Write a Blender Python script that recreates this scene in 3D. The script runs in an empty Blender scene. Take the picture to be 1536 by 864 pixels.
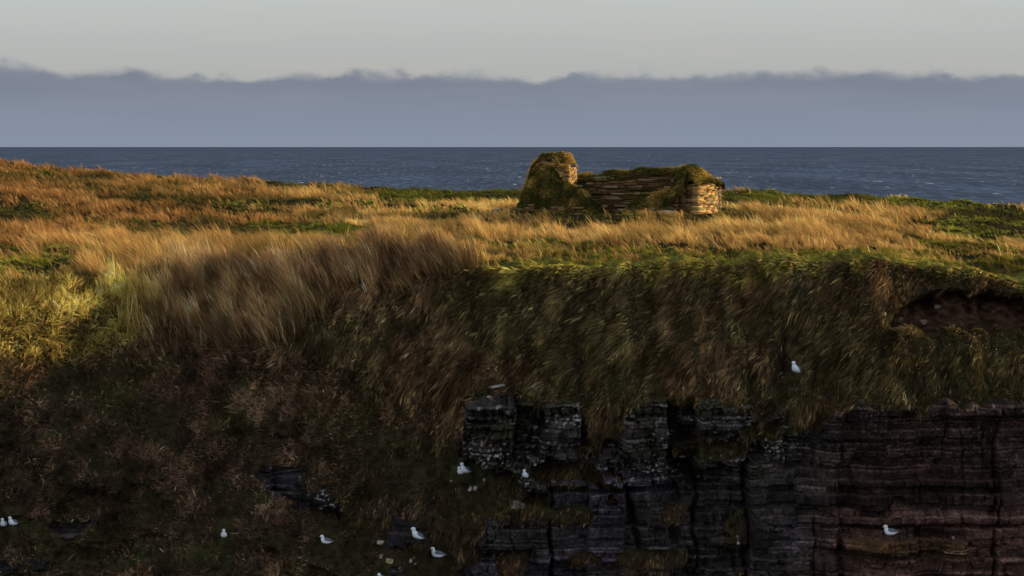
import bpy, math, random
import numpy as np
R = math.radians
rng = np.random.default_rng(7)
random.seed(7)
CZ = 36.0            # eye height above the sea, metres
F = 3920.0           # focal length expressed in photo pixels (used only to convert measurements)
scene = bpy.context.scene
COL = bpy.data.collections.new("place"); scene.collection.children.link(COL)

# ------------------------------------------------------------------ noise
def h2(ix, iy, seed=0):
    a = (ix.astype(np.int64)*374761393 + iy.astype(np.int64)*668265263 + seed*2147483647*3 + 1013904223) & 0xFFFFFFFF
    a = ((a ^ (a >> 13))*1274126177) & 0xFFFFFFFF
    a = ((a ^ (a >> 16))*2246822519) & 0xFFFFFFFF
    a = a ^ (a >> 15)
    return (a & 0xFFFFFF)/float(0xFFFFFF)
def vn(x, y, seed=0):
    x, y = np.broadcast_arrays(np.asarray(x, float), np.asarray(y, float))
    ix = np.floor(x); iy = np.floor(y); fx = x-ix; fy = y-iy
    fx = fx*fx*fx*(fx*(fx*6-15)+10); fy = fy*fy*fy*(fy*(fy*6-15)+10)
    a = h2(ix, iy, seed); b = h2(ix+1, iy, seed); c = h2(ix, iy+1, seed); d = h2(ix+1, iy+1, seed)
    return (a+(b-a)*fx)+((c+(d-c)*fx)-(a+(b-a)*fx))*fy
def fbm(x, y, oct=4, seed=0, g=.5):
    s = 0; a = 1; t = 0
    for k in range(oct):
        s = s+a*(vn(x*2**k, y*2**k, seed+k*17)-.5); t += a; a *= g
    return s/t*2      # about -1..1
def ss(a, b, x):
    t = np.clip((x-a)/(b-a), 0, 1); return t*t*(3-2*t)
def lerp(a, b, t): return a+(b-a)*t
def xw(p, Y=80.): return (p-768)/F*Y
def zw(y, Y=80.): return -(y-219)/F*Y

# ------------------------------------------------------------------ terrain functions (x, Y world, z relative to the eye)
PS = [-900, -300, 0, 100, 250, 400, 560, 780, 1085, 1200, 1300, 1440, 1536, 1800, 2400]
ZS = [0, 12, 29, 43, 52, 60, 68, 70, 70, 76, 83, 88, 98, 125, 190]
PB = [-900, -300, 0, 150, 300, 420, 480, 640, 700, 760, 1000, 1300, 1400, 1536, 1800, 2400]
ZB = [180, 195, 203, 200, 184, 170, 165, 158, 168, 182, 176, 172, 180, 202, 215, 240]
YBp = [-900, -300, 0, 120, 230, 300, 600, 760, 1000, 1536, 2400]
YBv = [82, 84, 84.2, 85.5, 88, 89.5, 89.5, 87.2, 86, 86, 88]
def brow_Y(x):
    p = 768+F*x/86
    return np.interp(p, YBp, YBv)+fbm(x*.45, x*0+3.1, 3, 5)*.5+fbm(x*1.9, x*0+1.1, 3, 6)*.22
def brow_z(x):
    p = 768+F*x/86
    return -np.interp(p, PB, ZB)/F*brow_Y(x)+.16*fbm(x*1.1, x*0+2.2, 3, 7)+.10*fbm(x*3.7, x*0, 2, 8)
RC = np.array([5.7, 121.0]); RZ = -3.08
def plateau(x, Y, rough=1.0):
    p = 768+F*x/Y
    yb = brow_Y(x); zb = brow_z(x)
    zs = -np.interp(p, PS, ZS)/F*170
    t = np.clip((Y-yb)/(170-yb), 0, None)
    z = lerp(zb, zs, t)
    n = fbm(x*.16, Y*.10, 3, 11)*.26 + fbm(x*.7, Y*.35, 3, 23)*.16
    z = z+n*rough*ss(0, 6, Y-yb)
    hm = np.clip(ss(680, 780, p)*(1-ss(5, 11, Y-yb))+ss(1370, 1470, p)*.9+.25+.6*ss(.55, .7, vn(x*.22, Y*.12, 203)), 0, 1)
    rg = np.abs(fbm(x*.75+.3*Y, Y*.42, 3, 27))
    z = z+hm*(.32*(.35-rg)+.10*fbm(x*2.6, Y*1.5, 2, 28))*ss(-.1, .8, Y-yb)
    w = 1-ss(4.5, 9, np.hypot(x-RC[0], (Y-RC[1])*.9))
    z = lerp(z, RZ+fbm(x*1.1, Y*1.1, 2, 5)*.05, w)
    z = z-np.clip(Y-174, 0, None)**2*.022
    return np.maximum(z, -CZ-3)

# ---- birds: (photo x, photo y of the base, turn about z in degrees, tilt, scale, neck, label)
BIRDS = [
 (1195, 560, 48, 30, 1.0, 1.15, "white seabird sitting upright alone on the grassy slope above the rocks"),
 (691, 714, 60, 12, .80, .9, "smaller lower seabird of the touching pair left of the rocks"),
 (698, 712, 35, 18, .95, 1.25, "taller dark-backed seabird of the touching pair left of the rocks"),
 (788, 719, 70, 22, .78, 1.0, "small hunched white seabird on the rock face, right of the touching pair"),
 (333, 810, 95, 20, .80, 1.2, "white-headed seabird facing outward, alone on the dark lower left slope"),
 (488, 819, 5, 6, .86, .75, "low seabird on green moss, breast to the left, nearest left of the stones"),
 (625, 812, 22, 26, 1.0, 1.25, "seabird sitting up tall with a grey back above white droppings near the bottom edge"),
 (656, 840, 0, 4, 1.0, 1.0, "grey-backed seabird sitting low on a green tuft, lowest of the whole birds"),
 (1340, 806, 0, 0, 1.02, .9, "seabird lying flat on a rust-brown rock ledge at the lower right of the cliff"),
 (1, 793, 80, 14, .82, 1.0, "white seabird cut by the left edge of the picture"),
 (15, 791, 55, 10, .85, 1.0, "inner bird of the two white seabirds together at far left"),
 (573, 876, 30, 5, .8, .8, "seabird cut by the bottom edge, only its crown and back showing"),
]
def front_base(x, z):
    """distance of the grassy slope / general cliff plane at world x, relative height z"""
    yb = brow_Y(x); zb = brow_z(x); h = np.maximum(zb-z, 0)
    gr = np.where(h < 4.1, (yb-80.1)*(h/4.1)**.96, (yb-80.1)+.05*(h-4.1))
    gl = (yb-76.6)*np.where(h < 9.6, (h/9.6+1e-9)**.90, 1+.04*(h-9.6))
    wr = ss(-3.6, -.6, x+fbm(x*.0+z*.5, z*0, 2, 9)*.8)
    Y = yb-lerp(gl, gr, wr)
    # spur on the left which faces the low sun, hollow next to it
    Y = Y-4.2*ss(-11.2, -18.2, x)*ss(.0, 1.0, h)*(1-ss(3.0, 6.0, h))
    Y = Y+fbm(x*.22, z*.30, 3, 41)*.75*ss(.3, 2.5, h)*(1-.6*wr*ss(3.4, 4.4, h))
    # tussocky relief
    lw = (1-wr)*ss(2.5, 5, h)
    Y = Y+fbm(x*1.1+z*.5, z*1.2, 3, 71)*(.22+.40*lw)*ss(.1, 1.2, h)
    st = z+fbm(x*.25, z*0, 2, 77)*.8       # terracettes on the lower left
    Y = Y-lw*.30*ss(.35, .7, vn(x*.45, z*.6, 79))*(ss(.15, .95, np.modf(np.abs(st+fbm(x*.9, z*.0, 2, 70)*.5)/1.55)[0])-.5)
    Y = Y+lw*np.clip(fbm(x*.55, z*.7, 3, 73), -.2, 1)*.9
    # gullies in the slope on the right
    for (p0, y0, p1, y1, wd, dp) in ((893, 545, 880, 610, .35, .5), (1205, 520, 1150, 640, .32, .7), (1140, 570, 1128, 640, .3, .45), (1525, 500, 1500, 620, .4, .5),
                                   (240, 520, 250, 545, .7, .7), (380, 575, 400, 600, .4, .4)):
        t = np.clip((zw(y0)-z)/(zw(y0)-zw(y1)), -.3, 1.3); xc = lerp(xw(p0), xw(p1), t)
        Y = Y+dp*np.exp(-((x-xc)/wd)**2)*ss(-.3, .1, t)*(1-ss(.95, 1.3, t))
    return Y
# bare earth scar
SP = [1330, 1345, 1400, 1450, 1536, 1700, 1760]; ST = [487, 482, 449, 452, 455, 470, 500]; SB = [489, 492, 496, 494, 496, 500, 501]
def scar(x, z):
    p = 768+F*x/82.5; y = 219-F*z/82.5
    y = y+fbm(x*1.5, z*1.5, 4, 91)*13
    top = np.interp(p, SP, ST)-7; bot = np.interp(p, SP, SB)+5
    m = ss(-1, 4, y-top)*(1-ss(-12, 5, y-bot)); m = m*ss(1333, 1348, p)*(1-ss(1740, 1760, p))
    return m
TP = [680, 698, 715, 735, 760, 790, 812, 850, 875, 890, 930, 940, 960, 1000, 1050, 1085, 1120, 1150, 1180, 1195, 1228, 1250, 1300, 1400, 1500, 1600, 1760]
TY = [760, 606, 606, 603, 596, 600, 606, 598, 612, 668, 672, 612, 600, 598, 594, 606, 606, 640, 612, 655, 650, 612, 607, 613, 606, 610, 606]
def rockmask(x, z):
    p = 768+F*x/80; y = 219-F*z/80
    yn = y+fbm(x*1.6, z*1.6, 4, 131)*15+np.abs(fbm(x*.9, z*0, 3, 132))*26*ss(1240, 1300, p)-5*ss(1240, 1300, p)
    m = ss(-3, 3, yn-np.interp(p, TP, TY))*ss(690, 697, p+fbm(x*1.5, z*1.8, 4, 8)*16)
    # vegetated apron lower left of the rocks
    veg = ss(0, 8, yn-np.interp(p, [690, 740, 790, 822, 850, 851], [690, 700, 725, 745, 800, 900]))*(1-ss(0, 8, yn-772))*(1-ss(835, 850, p))
    veg = np.maximum(veg, (1-ss(700, 716, p+fbm(x*1.2, z*1.2, 4, 2)*38))*ss(680, 700, yn))
    m = m*(1-veg)
    # mossy ledges
    mo = ss(.62, .68, vn(x*.9, z*1.6, 150)+.12*fbm(x*4, z*4, 2, 4))*(1-ss(660, 720, y))*ss(690, 760, p)*(1-ss(1150, 1200, p))
    m = m*(1-.85*mo)
    tuft = ss(.66, .70, vn(x*1.0, z*1.5, 151)+.14*fbm(x*3, z*4, 2, 5))*ss(640, 660, y)*(1-.75*ss(1000, 1200, p))
    m = m*(1-tuft*(1-ss(1300, 1350, p)))
    for (pa, ya, rp, ry) in ((452, 742, 75, 22), (612, 790, 30, 22), (1188, 768, 0, 0), (20, 835, 70, 8), (600, 850, 18, 20), (110, 785, 30, 9)):
        if rp:
            d = np.hypot((p-pa)/rp, (y-ya-(p-pa)*.28*(pa == 452))/ry)+fbm(x*2.6, z*2.2, 4, 19)*1.1
            m = np.maximum(m, 1-ss(.8, .95, d))
    return m
UP = [(690, 770, .50), (770, 813, -.7), (813, 872, .55), (872, 932, -.95), (932, 1003, .38), (1003, 1047, -1.5), (1047, 1127, .35), (1127, 1150, -.8), (1150, 1180, .25), (1180, 1228, -.5), (1228, 1262, .2), (1262, 1492, -.10), (1492, 1600, .22), (1600, 1800, -.2)]
LO = [(690, 824, .30), (824, 884, -.30), (884, 940, .40), (940, 1008, -.15), (1008, 1062, -.9), (1062, 1126, -.65), (1126, 1262, .25), (1262, 1494, -.18), (1494, 1600, .2), (1600, 1800, -.1)]
def steps(p, tab, w=2.0):
    v = np.full(p.shape, tab[0][2], float)
    for (a, b, o), (_, _, o0) in zip(tab[1:], tab[:-1]):
        v = v+(o-o0)*ss(a-w, a+w, p)
    return v
_r = np.random.default_rng(3)
BED = -3.0-np.cumsum(_r.choice([.09, .12, .16, .22, .3, .42], 400, p=[.2, .22, .22, .18, .12, .06]))
def relief(x, z):
    xx = x+.07*fbm(z*1.3, z*0+1, 3, 61)+.16*fbm(x*.9, z*1.1, 3, 60); p = 768+F*xx/80
    zz = z+.05*fbm(x*.35, z*0, 2, 62); y = 219-F*zz/80
    bl = ss(-5, 5, y-(700+25*fbm(x*1.2, x*0, 2, 64)))
    r = lerp(steps(p, UP), steps(p, LO), bl)
    R0 = ss(1150, 1230, p)
    upz = 1-ss(690, 730, y); mid = ss(690, 1120, p)*0+1-ss(1130, 1200, p)
    bed = np.searchsorted(-BED, -zz).astype(float)
    bz = BED[np.clip(bed.astype(int), 1, 399)-1]; bt = BED[np.clip(bed.astype(int), 1, 399)]
    fr = (bz-zz)/np.maximum(bz-bt, .01)
    wd = lerp(.35+1.0*h2(bed, bed*0, 5), .20+.4*h2(bed, bed*0, 5), upz*mid)
    cx = xx/wd+h2(bed, bed*0, 6)*7; ci = np.floor(cx); cf = cx-ci
    off = h2(ci, bed, 7)-.5
    amp = .20+.26*upz*mid
    grp = h2(np.floor(xx/.9+.3), np.floor(bed/3), 8)-.5
    r = r+amp*off*1.1+grp*(.50+.15*upz*mid)
    edge = np.minimum(cf, 1-cf)*wd+.06*(vn(x*2.5, z*2.5, 152) > .5)*(1-upz*mid)
    frk = np.minimum(fr, 1-fr)+.2*(vn(x*.9, z*3.5, 153) > .52)*(1-upz*mid)
    r = r-(.10+.08*upz*mid)*(1-ss(0, .05, edge))-(.06+.08*upz*mid)*(1-ss(0, .16, frk))
    bedp = (h2(bed, bed*0, 9)-.5)*lerp(1., .4+1.2*vn(x*.5, bed*.7, 155), .8); r = r+(.24+.22*R0)*bedp*(1-.3*upz*mid)
    r = r-.20*(1-ss(0, .035, np.abs(vn(x*1.7, z*.42, 160)-.5)))*ss(.35, .55, vn(x*.8, z*1.6, 161))
    r = r-.14*(1-ss(0, .03, np.abs(vn(x*3.3, z*.9, 162)-.5)))*ss(.45, .6, vn(x*1.3, z*2.4, 163))
    # thin laminae
    la = np.floor(zz/.055+.6*fbm(x*.8, z*.8, 2, 65))
    r = r+.035*(h2(la, np.floor(xx/1.7+h2(la, la*0, 3)*5), 66)-.5)
    # rounded weathering in the upper rocks
    r = r+fbm(x*.7, z*.5, 3, 69)*.55+fbm(x*3.2, z*3.6, 3, 67)*(.05+.16*upz*mid)+fbm(x*13, z*13, 2, 68)*.018
    # shadowed bed under the top cap on the right, and the lower ledge
    R_ = ss(1185, 1200, p)
    r = r+R_*(.28*(1-ss(628, 634, y))+.20*(ss(762, 766, y)-ss(784, 789, y)+ss(1440, 1444, p)*0))
    r = r+ss(1266, 1272, p)*(1-ss(1448, 1456, p))*(.62*ss(807, 810, y)*(1-.55*ss(826, 832, y)))
    r = r+ss(1370, 1374, p)*(1-ss(1440, 1446, p))*.22*ss(742, 745, y)*(1-ss(790, 796, y))
    r = r+ss(1178, 1182, p)*.15*ss(806+(1230-p)*.5, 812+(1230-p)*.5, y)*(1-ss(1255, 1262, p))
    # joints: (x0,y0,x1,y1,width,depth)
    for (p0, y0, p1, y1, w, d) in ((827, 690, 824, 1000, .05, .55), (938, 640, 934, 720, .07, .7), (934, 715, 968, 864, .08, .7), (968, 860, 972, 1000, .08, .7),
                                 (1047, 600, 1044, 1000, .05, .45), (1126, 640, 1124, 1000, .06, .6), (1499, 615, 1488, 770, .05, .5), (1497, 700, 1492, 1000, .04, .55),
                                 (1222, 780, 1228, 1000, .035, .4), (1008, 610, 1006, 760, .05, .4), (772, 600, 770, 690, .05, .3), (1262, 690, 1260, 780, .03, .2), (888, 690, 880, 770, .03, .3), (735, 775, 735, 900, .02, .2), (768, 775, 770, 900, .02, .2)):
        t = (y-y0)/(y1-y0); pc = lerp(p0, p1, t)+3*fbm(z*2, z*0, 2, int(p0))
        m = ss(-.05, .02, t)*(1-ss(.98, 1.05, t))
        r = r-d*m*np.exp(-((p-pc)/49/w)**2)
    return r
def front(x, z, ped=True):
    Yb = front_base(x, z)
    m = rockmask(x, z)
    p = 768+F*x/80
    big = ss(690, 697, p)
    rel = relief(x, z)
    Yr = np.where(big > .5, lerp(Yb, np.minimum(Yb, 80.0-.03*(brow_z(x)-z)), ss(0, .4, brow_z(x)-z-3.6)), Yb+.15)
    Y = lerp(Yb-.10, Yr-rel*np.where(big > .5, 1, .9), m)
    s = scar(x, z)
    Y = Y+s*(1.5+.55*fbm(x*2, z*2, 4, 3))
    if ped:
        for (bx, by, bz, sc) in PED:
            dz = bz-z
            m = np.exp(-((x-bx)/(.26*sc))**4)*ss(-.03, .03, dz)*(1-ss(.15, 1.0, dz))
            tgt = by-.20
            Y = lerp(Y, np.minimum(Y, tgt), m)
            m2 = np.exp(-((x-bx)/(.34*sc))**4)*ss(-.42, -.34, -dz*-1*-1)*0
    return Y
def hit(p, y, fn=lambda x, z: front(x, z, False)):
    a = (p-768)/F; b = -(y-219)/F
    ys_ = np.arange(74, 92, .01); v = fn(a*ys_, b*ys_); k = np.nonzero(v <= ys_)[0]
    Yt = float(ys_[k[0]]) if len(k) else 82.
    return a*Yt, Yt, b*Yt
PED = []
BPOS = []
for b in BIRDS:
    x, Y, z = hit(b[0], b[1])
    gx, gz = np.meshgrid(x+np.linspace(-.22, .22, 9), z+np.linspace(.04, .30, 7)); m_ = float(np.min(front(gx, gz, False)))
    Yn = max(min(Y, m_-.08), Y-.7); x *= Yn/Y; z *= Yn/Y; Y = Yn
    PED.append((x, Y, z, b[4])); BPOS.append((x, Y, z))

# ------------------------------------------------------------------ mesh helpers
def make_mesh(name, V, T=None, Q=None, col=None, mat=None, parent=None, smooth=False):
    me = bpy.data.meshes.new(name)
    V = np.asarray(V, np.float32)
    nT = 0 if T is None else len(T); nQ = 0 if Q is None else len(Q)
    me.vertices.add(len(V)); me.vertices.foreach_set("co", V.ravel())
    li = []; ls = []
    if nT: li.append(np.asarray(T, np.int32).ravel()); ls.append(np.arange(nT)*3)
    if nQ: li.append(np.asarray(Q, np.int32).ravel()); ls.append(nT*3+np.arange(nQ)*4)
    li = np.concatenate(li); ls = np.concatenate(ls).astype(np.int32)
    me.loops.add(len(li)); me.loops.foreach_set("vertex_index", li)
    me.polygons.add(len(ls)); me.polygons.foreach_set("loop_start", ls)
    if smooth: me.polygons.foreach_set("use_smooth", np.ones(len(ls), bool))
    if col is not None:
        a = me.color_attributes.new("Col", 'FLOAT_COLOR', 'POINT')
        c = np.ones((len(V), 4), np.float32); c[:, :3] = np.clip(col, 0, 1); a.data.foreach_set("color", c.ravel())
    me.update(calc_edges=True)
    if mat: me.materials.append(mat)
    o = bpy.data.objects.new(name, me); COL.objects.link(o)
    if parent: o.parent = parent
    return o
def empty(name, loc, rz=0):
    o = bpy.data.objects.new(name, None); COL.objects.link(o); o.location = loc; o.rotation_euler = (0, 0, rz); o.empty_display_size = .2
    return o
def tag(o, label=None, cat=None, group=None, kind=None):
    if label: o['label'] = label
    if cat: o['category'] = cat
    if group: o['group'] = group
    if kind: o['kind'] = kind
    return o
def grid_quads(nr, nc):
    i = np.arange(nr*nc).reshape(nr, nc)
    return np.stack([i[:-1, :-1], i[:-1, 1:], i[1:, 1:], i[1:, :-1]], -1).reshape(-1, 4)

# ------------------------------------------------------------------ materials
def nt(mat):
    mat.use_nodes = True; t = mat.node_tree; t.nodes.clear(); return t, t.nodes, t.links
def surf_mat(name, rough=.9, bump=.0, bscale=20, var=.3, vscale=8, spec=.2):
    m = bpy.data.materials.new(name); t, n, l = nt(m)
    out = n.new('ShaderNodeOutputMaterial'); b = n.new('ShaderNodeBsdfPrincipled'); l.new(b.outputs[0], out.inputs[0])
    b.inputs['Roughness'].default_value = rough; b.inputs['Specular IOR Level'].default_value = spec
    a = n.new('ShaderNodeAttribute'); a.attribute_name = 'Col'
    g = n.new('ShaderNodeNewGeometry')
    no = n.new('ShaderNodeTexNoise'); no.inputs['Scale'].default_value = vscale; no.inputs['Detail'].default_value = 6; l.new(g.outputs['Position'], no.inputs['Vector'])
    mr = n.new('ShaderNodeMapRange'); mr.inputs[1].default_value = .3; mr.inputs[2].default_value = .7; mr.inputs[3].default_value = 1-var; mr.inputs[4].default_value = 1+var; l.new(no.outputs[0], mr.inputs[0])
    mx = n.new('ShaderNodeVectorMath'); mx.operation = 'SCALE'; l.new(a.outputs['Color'], mx.inputs[0]); l.new(mr.outputs[0], mx.inputs['Scale'])
    l.new(mx.outputs[0], b.inputs['Base Color'])
    if bump:
        n2 = n.new('ShaderNodeTexNoise'); n2.inputs['Scale'].default_value = bscale; n2.inputs['Detail'].default_value = 8; l.new(g.outputs['Position'], n2.inputs['Vector'])
        bp = n.new('ShaderNodeBump'); bp.inputs['Strength'].default_value = bump; bp.inputs['Distance'].default_value = .05; l.new(n2.outputs[0], bp.inputs['Height']); l.new(bp.outputs[0], b.inputs['Normal'])
    return m
def blade_mat(name, tr=.45):
    m = bpy.data.materials.new(name); t, n, l = nt(m)
    out = n.new('ShaderNodeOutputMaterial'); d = n.new('ShaderNodeBsdfDiffuse'); tl = n.new('ShaderNodeBsdfTranslucent'); mx = n.new('ShaderNodeMixShader')
    a = n.new('ShaderNodeAttribute'); a.attribute_name = 'Col'
    l.new(a.outputs['Color'], d.inputs[0]); l.new(a.outputs['Color'], tl.inputs[0]); mx.inputs[0].default_value = tr
    l.new(d.outputs[0], mx.inputs[1]); l.new(tl.outputs[0], mx.inputs[2]); l.new(mx.outputs[0], out.inputs[0])
    return m
M_GROUND = surf_mat("soil and moss", 1, .6, 14, .45, 5, 0)
M_ROCK = surf_mat("bedded sandstone", .85, 1.0, 16, .65, 14, .1)
M_STONE = surf_mat("drystone", .88, .5, 16, .3, 12)
M_TURF = surf_mat("turf sod", 1, .6, 9, .4, 5, 0)
M_BLADE = blade_mat("grass blades")

# ------------------------------------------------------------------ terrain mesh
def axis(segs):
    out = []
    for a, b, s in segs: out.append(np.arange(a, b-1e-6, s))
    out.append([segs[-1][1]]); return np.concatenate(out)
xs = axis([(-75, -34, 3), (-34, -22, .25), (-22, -18.4, .08), (-18.4, 18.4, .031), (18.4, 26, .06), (26, 34, .25), (34, 75, 3)])
sr = np.concatenate([np.linspace(0, .05, 30)[:-1], np.linspace(.05, 1, 420)])
zb = brow_z(xs); zbot = -15.2
Zf = zb[None, :]+(zbot-zb)[None, :]*sr[:, None]; Xf = np.broadcast_to(xs, Zf.shape)
Yf = front(Xf, Zf)
zl = np.linspace(zbot, -CZ-2, 26)[1:]
Zl = np.broadcast_to(zl[:, None], (25, len(xs))); Xl = np.broadcast_to(xs, Zl.shape)
Yl = Yf[-1][None, :]-(zbot-Zl)*.12+fbm(Xl*.5, Zl*.5, 3, 3)*.5*ss(0, 1, zbot-Zl)
# the brow is rounded over: the top rows of the front sheet start at the plateau edge
yb = brow_Y(xs)
offs = axis([(.25, 12, .25), (12, 40, .4), (40, 100, .8), (100, 140, 4)])
Yp = yb[None, :]+offs[:, None]; Xp = np.broadcast_to(xs, Yp.shape)*(1+.010*offs[:, None])
Zp = plateau(Xp, Yp)
X = np.concatenate([Xp[::-1], Xf, Xl]); Y = np.concatenate([Yp[::-1], Yf, Yl]); Z = np.concatenate([Zp[::-1], Zf, Zl])
npl = len(offs); nfr = len(sr)
RM = rockmask(Xf, Zf); SC = scar(Xf, Zf)
rm = np.concatenate([np.zeros(Xp.shape), RM, np.ones(Xl.shape)])
sc = np.concatenate([np.zeros(Xp.shape), SC, np.zeros(Xl.shape)])
def mixc(a, b, t): return a+(b-a)*t[..., None]
def C(*c): return np.array(c, float)
# ground colours
n1 = vn(X*.8, Y*.5+Z*.9, 3)[..., None]; n2 = vn(X*5, Y*2+Z*5, 4)[..., None]
gc = C(.034, .024, .015)*(1-n1)+C(.033, .034, .015)*n1; gc = gc*(.6+.8*n2)
gc = mixc(gc, C(.16, .15, .035)*(.5+n2), ss(690, 800, 768+F*X/Y)*ss(-.2, .2, Y-brow_Y(X))*(1-ss(3.5, 6, Y-brow_Y(X))))  # lip ground made paler, standing in for low sunlight on it
gc = mixc(gc, C(.050, .029, .019)*(.4+1.2*n2), ss(.1, .5, sc))
# rock colours
pp = 768+F*X/80; yy = 219-F*Z/80
bedi = np.searchsorted(-BED, -(Z+.05*fbm(X*.35, Z*0, 2, 62))).astype(float)
cell = h2(np.floor(X/.8+h2(bedi, bedi*0, 6)*7), bedi, 77)[..., None]
rc = mixc(C(.040, .037, .036), C(.058, .040, .034), ss(1150, 1350, pp+40*fbm(X*.5, Z*.5, 2, 12)))
rc = mixc(rc, C(.050, .047, .060), .8*ss(.52, .62, vn(X*.7, Z*.5, 88))*ss(690, 730, yy)*(1-ss(1180, 1260, pp)))
rc = mixc(rc, C(.085, .053, .042), ss(752, 764, yy+10*fbm(X, Z, 2, 14))*ss(1190, 1290, pp)*(.35+.65*vn(X*1.1, Z*1.4, 33)))
rc = mixc(rc, C(.115, .072, .032), ss(806, 812, yy)*(1-ss(828, 838, yy))*ss(1265, 1275, pp)*(1-ss(1440, 1456, pp))*(.4+.6*vn(X*3, Z*3, 35)))
rc = mixc(rc, C(.090, .062, .054), ss(738, 744, yy)*(1-ss(775, 785, yy))*ss(1368, 1376, pp)*.8)
rc = rc*(.55+.9*cell)*(.45+1.1*vn(X*.55, Z*.9, 36)[..., None])*(.7+.6*vn(X*2.2, Z*7, 37)[..., None])*(.75+.5*vn(X*9, Z*9, 5)[..., None])
up = (1-ss(705, 740, yy))*ss(690, 700, pp)*(1-ss(1120, 1230, pp)*.93)+.45*ss(380, 400, pp)*(1-ss(520, 540, pp))+.05
rc = rc*(1+.7*up*vn(X*2.1, Z*2.6, 18))[..., None]
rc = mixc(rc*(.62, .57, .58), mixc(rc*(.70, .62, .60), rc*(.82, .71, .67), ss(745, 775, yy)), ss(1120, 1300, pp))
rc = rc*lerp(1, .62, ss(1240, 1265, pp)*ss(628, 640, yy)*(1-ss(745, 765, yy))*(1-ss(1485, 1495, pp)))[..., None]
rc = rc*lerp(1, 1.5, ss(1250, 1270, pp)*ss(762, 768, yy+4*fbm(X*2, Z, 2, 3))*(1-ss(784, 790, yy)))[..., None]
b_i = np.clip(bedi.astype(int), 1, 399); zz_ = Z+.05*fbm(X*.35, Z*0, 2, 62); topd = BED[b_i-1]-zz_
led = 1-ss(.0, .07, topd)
rc = rc*(1+1.7*led*ss(.30, .55, vn(X*2, Z*2, 81)))[..., None]  # ledge tops painted lighter, as if catching light from above
li = ss(.60, .78, vn(X*9, Z*12, 90)*.55+vn(X*24, Z*30, 91)*.3+.22*led)*ss(.42, .60, vn(X*1.3, Z*1.8, 92))*up
rc = mixc(rc, C(.27, .27, .25), np.clip(li*1.0, 0, .9))
strk = ss(.60, .72, vn(X*11, Z*1.1, 99)*.7+vn(X*25, Z*5, 100)*.3)*ss(.5, .62, vn(X*1.4, Z*.8, 101))*ss(690, 700, pp)*(1-ss(1150, 1260, pp)*.95)
rc = mixc(rc, C(.14, .135, .125), strk*.22)
li2 = ss(.66, .74, vn(X*14, Z*20, 94)*.7+vn(X*28, Z*28, 98)*.2+.12*led)*ss(.55, .7, vn(X*.9, Z*1.2, 95))*np.clip(up*1.4, 0, 1)
rc = mixc(rc, C(.55, .55, .52), li2*.75)
dropp = np.zeros(X.shape)
for (p0, y0, rp, ry) in ((775, 760, 9, 7), (705, 735, 3.0, 4), (712, 735, 3.0, 4), (726, 723, 2, 3), (676, 724, 1.5, 1), (619, 829, 1.5, 2), (626, 834, 1.5, 1.5), (604, 835, 1.2, 1.2), (1184, 570, 1.5, 1.5), (1430, 806, 2, 1.2), (1418, 827, 1.5, 1.5), (1109, 820, 2, 16), (352, 719, 2, 1.5), (375, 719, 3, 1.5), (407, 741, 2, 2)):
    q = (np.abs(pp-p0) < 20) & (np.abs(yy-y0) < 24)
    dropp[q] = np.maximum(dropp[q], (1-ss(.7, 1.2, np.hypot((pp[q]-p0)/rp, (yy[q]-y0)/ry)+.9*(vn(X[q]*18, Z[q]*14, 6)-.4))))
rc = mixc(rc, C(.42, .40, .38), dropp*.85); gc = mixc(gc, C(.5, .48, .45), dropp*.8)
moss = ss(.6, .7, vn(X*1.2, Z*1.5, 96))*ss(690, 700, pp)*(1-ss(1180, 1240, pp))*(1-ss(700, 760, yy))
rc = mixc(rc, C(.035, .038, .014), moss*.6)
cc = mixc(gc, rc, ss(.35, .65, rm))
V = np.stack([X, Y, Z+CZ], -1).reshape(-1, 3)
Q = grid_quads(*X.shape)
Q = Q[:, ::-1]
isrock = (rm.reshape(-1)[Q].mean(1) > .5)
def sub(name, sel, mat):
    q = Q[sel]; u, inv = np.unique(q, return_inverse=True)
    return make_mesh(name, V[u], Q=inv.reshape(-1, 4), col=cc.reshape(-1, 3)[u], mat=mat, smooth=True)
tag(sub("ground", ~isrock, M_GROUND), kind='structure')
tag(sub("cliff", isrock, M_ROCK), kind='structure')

# ------------------------------------------------------------------ blades
def unit(v): return v/np.maximum(np.linalg.norm(v, axis=-1, keepdims=True), 1e-9)
def blades(root, d0, bend, L, w, col, tipcol=None):
    n = len(root); rv = rng.normal(size=(n, 3)); side = unit(np.cross(d0, rv))*w[:, None]*.5
    L = L[:, None]
    m1 = root+d0*L*.38+bend*L*.10; m2 = root+d0*L*.72+bend*L*.40; tip = root+d0*L+bend*L*.85
    Vv = np.stack([root-side, root+side, m1-side*.95, m1+side*.95, m2-side*.7, m2+side*.7, tip], 1)
    base = np.arange(n, dtype=np.int32)[:, None]*7
    T = np.concatenate([base+np.array([0, 1, 3], np.int32), base+np.array([0, 3, 2], np.int32), base+np.array([2, 3, 5], np.int32), base+np.array([2, 5, 4], np.int32), base+np.array([4, 5, 6], np.int32)], 1).reshape(-1, 3)
    if tipcol is None: tipcol = col*1.15
    c = np.stack([col*.45, col*.45, col*.8, col*.8, lerp(col, tipcol, .6), lerp(col, tipcol, .6), tipcol], 1)
    return Vv.reshape(-1, 3), T, c.reshape(-1, 3)
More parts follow.
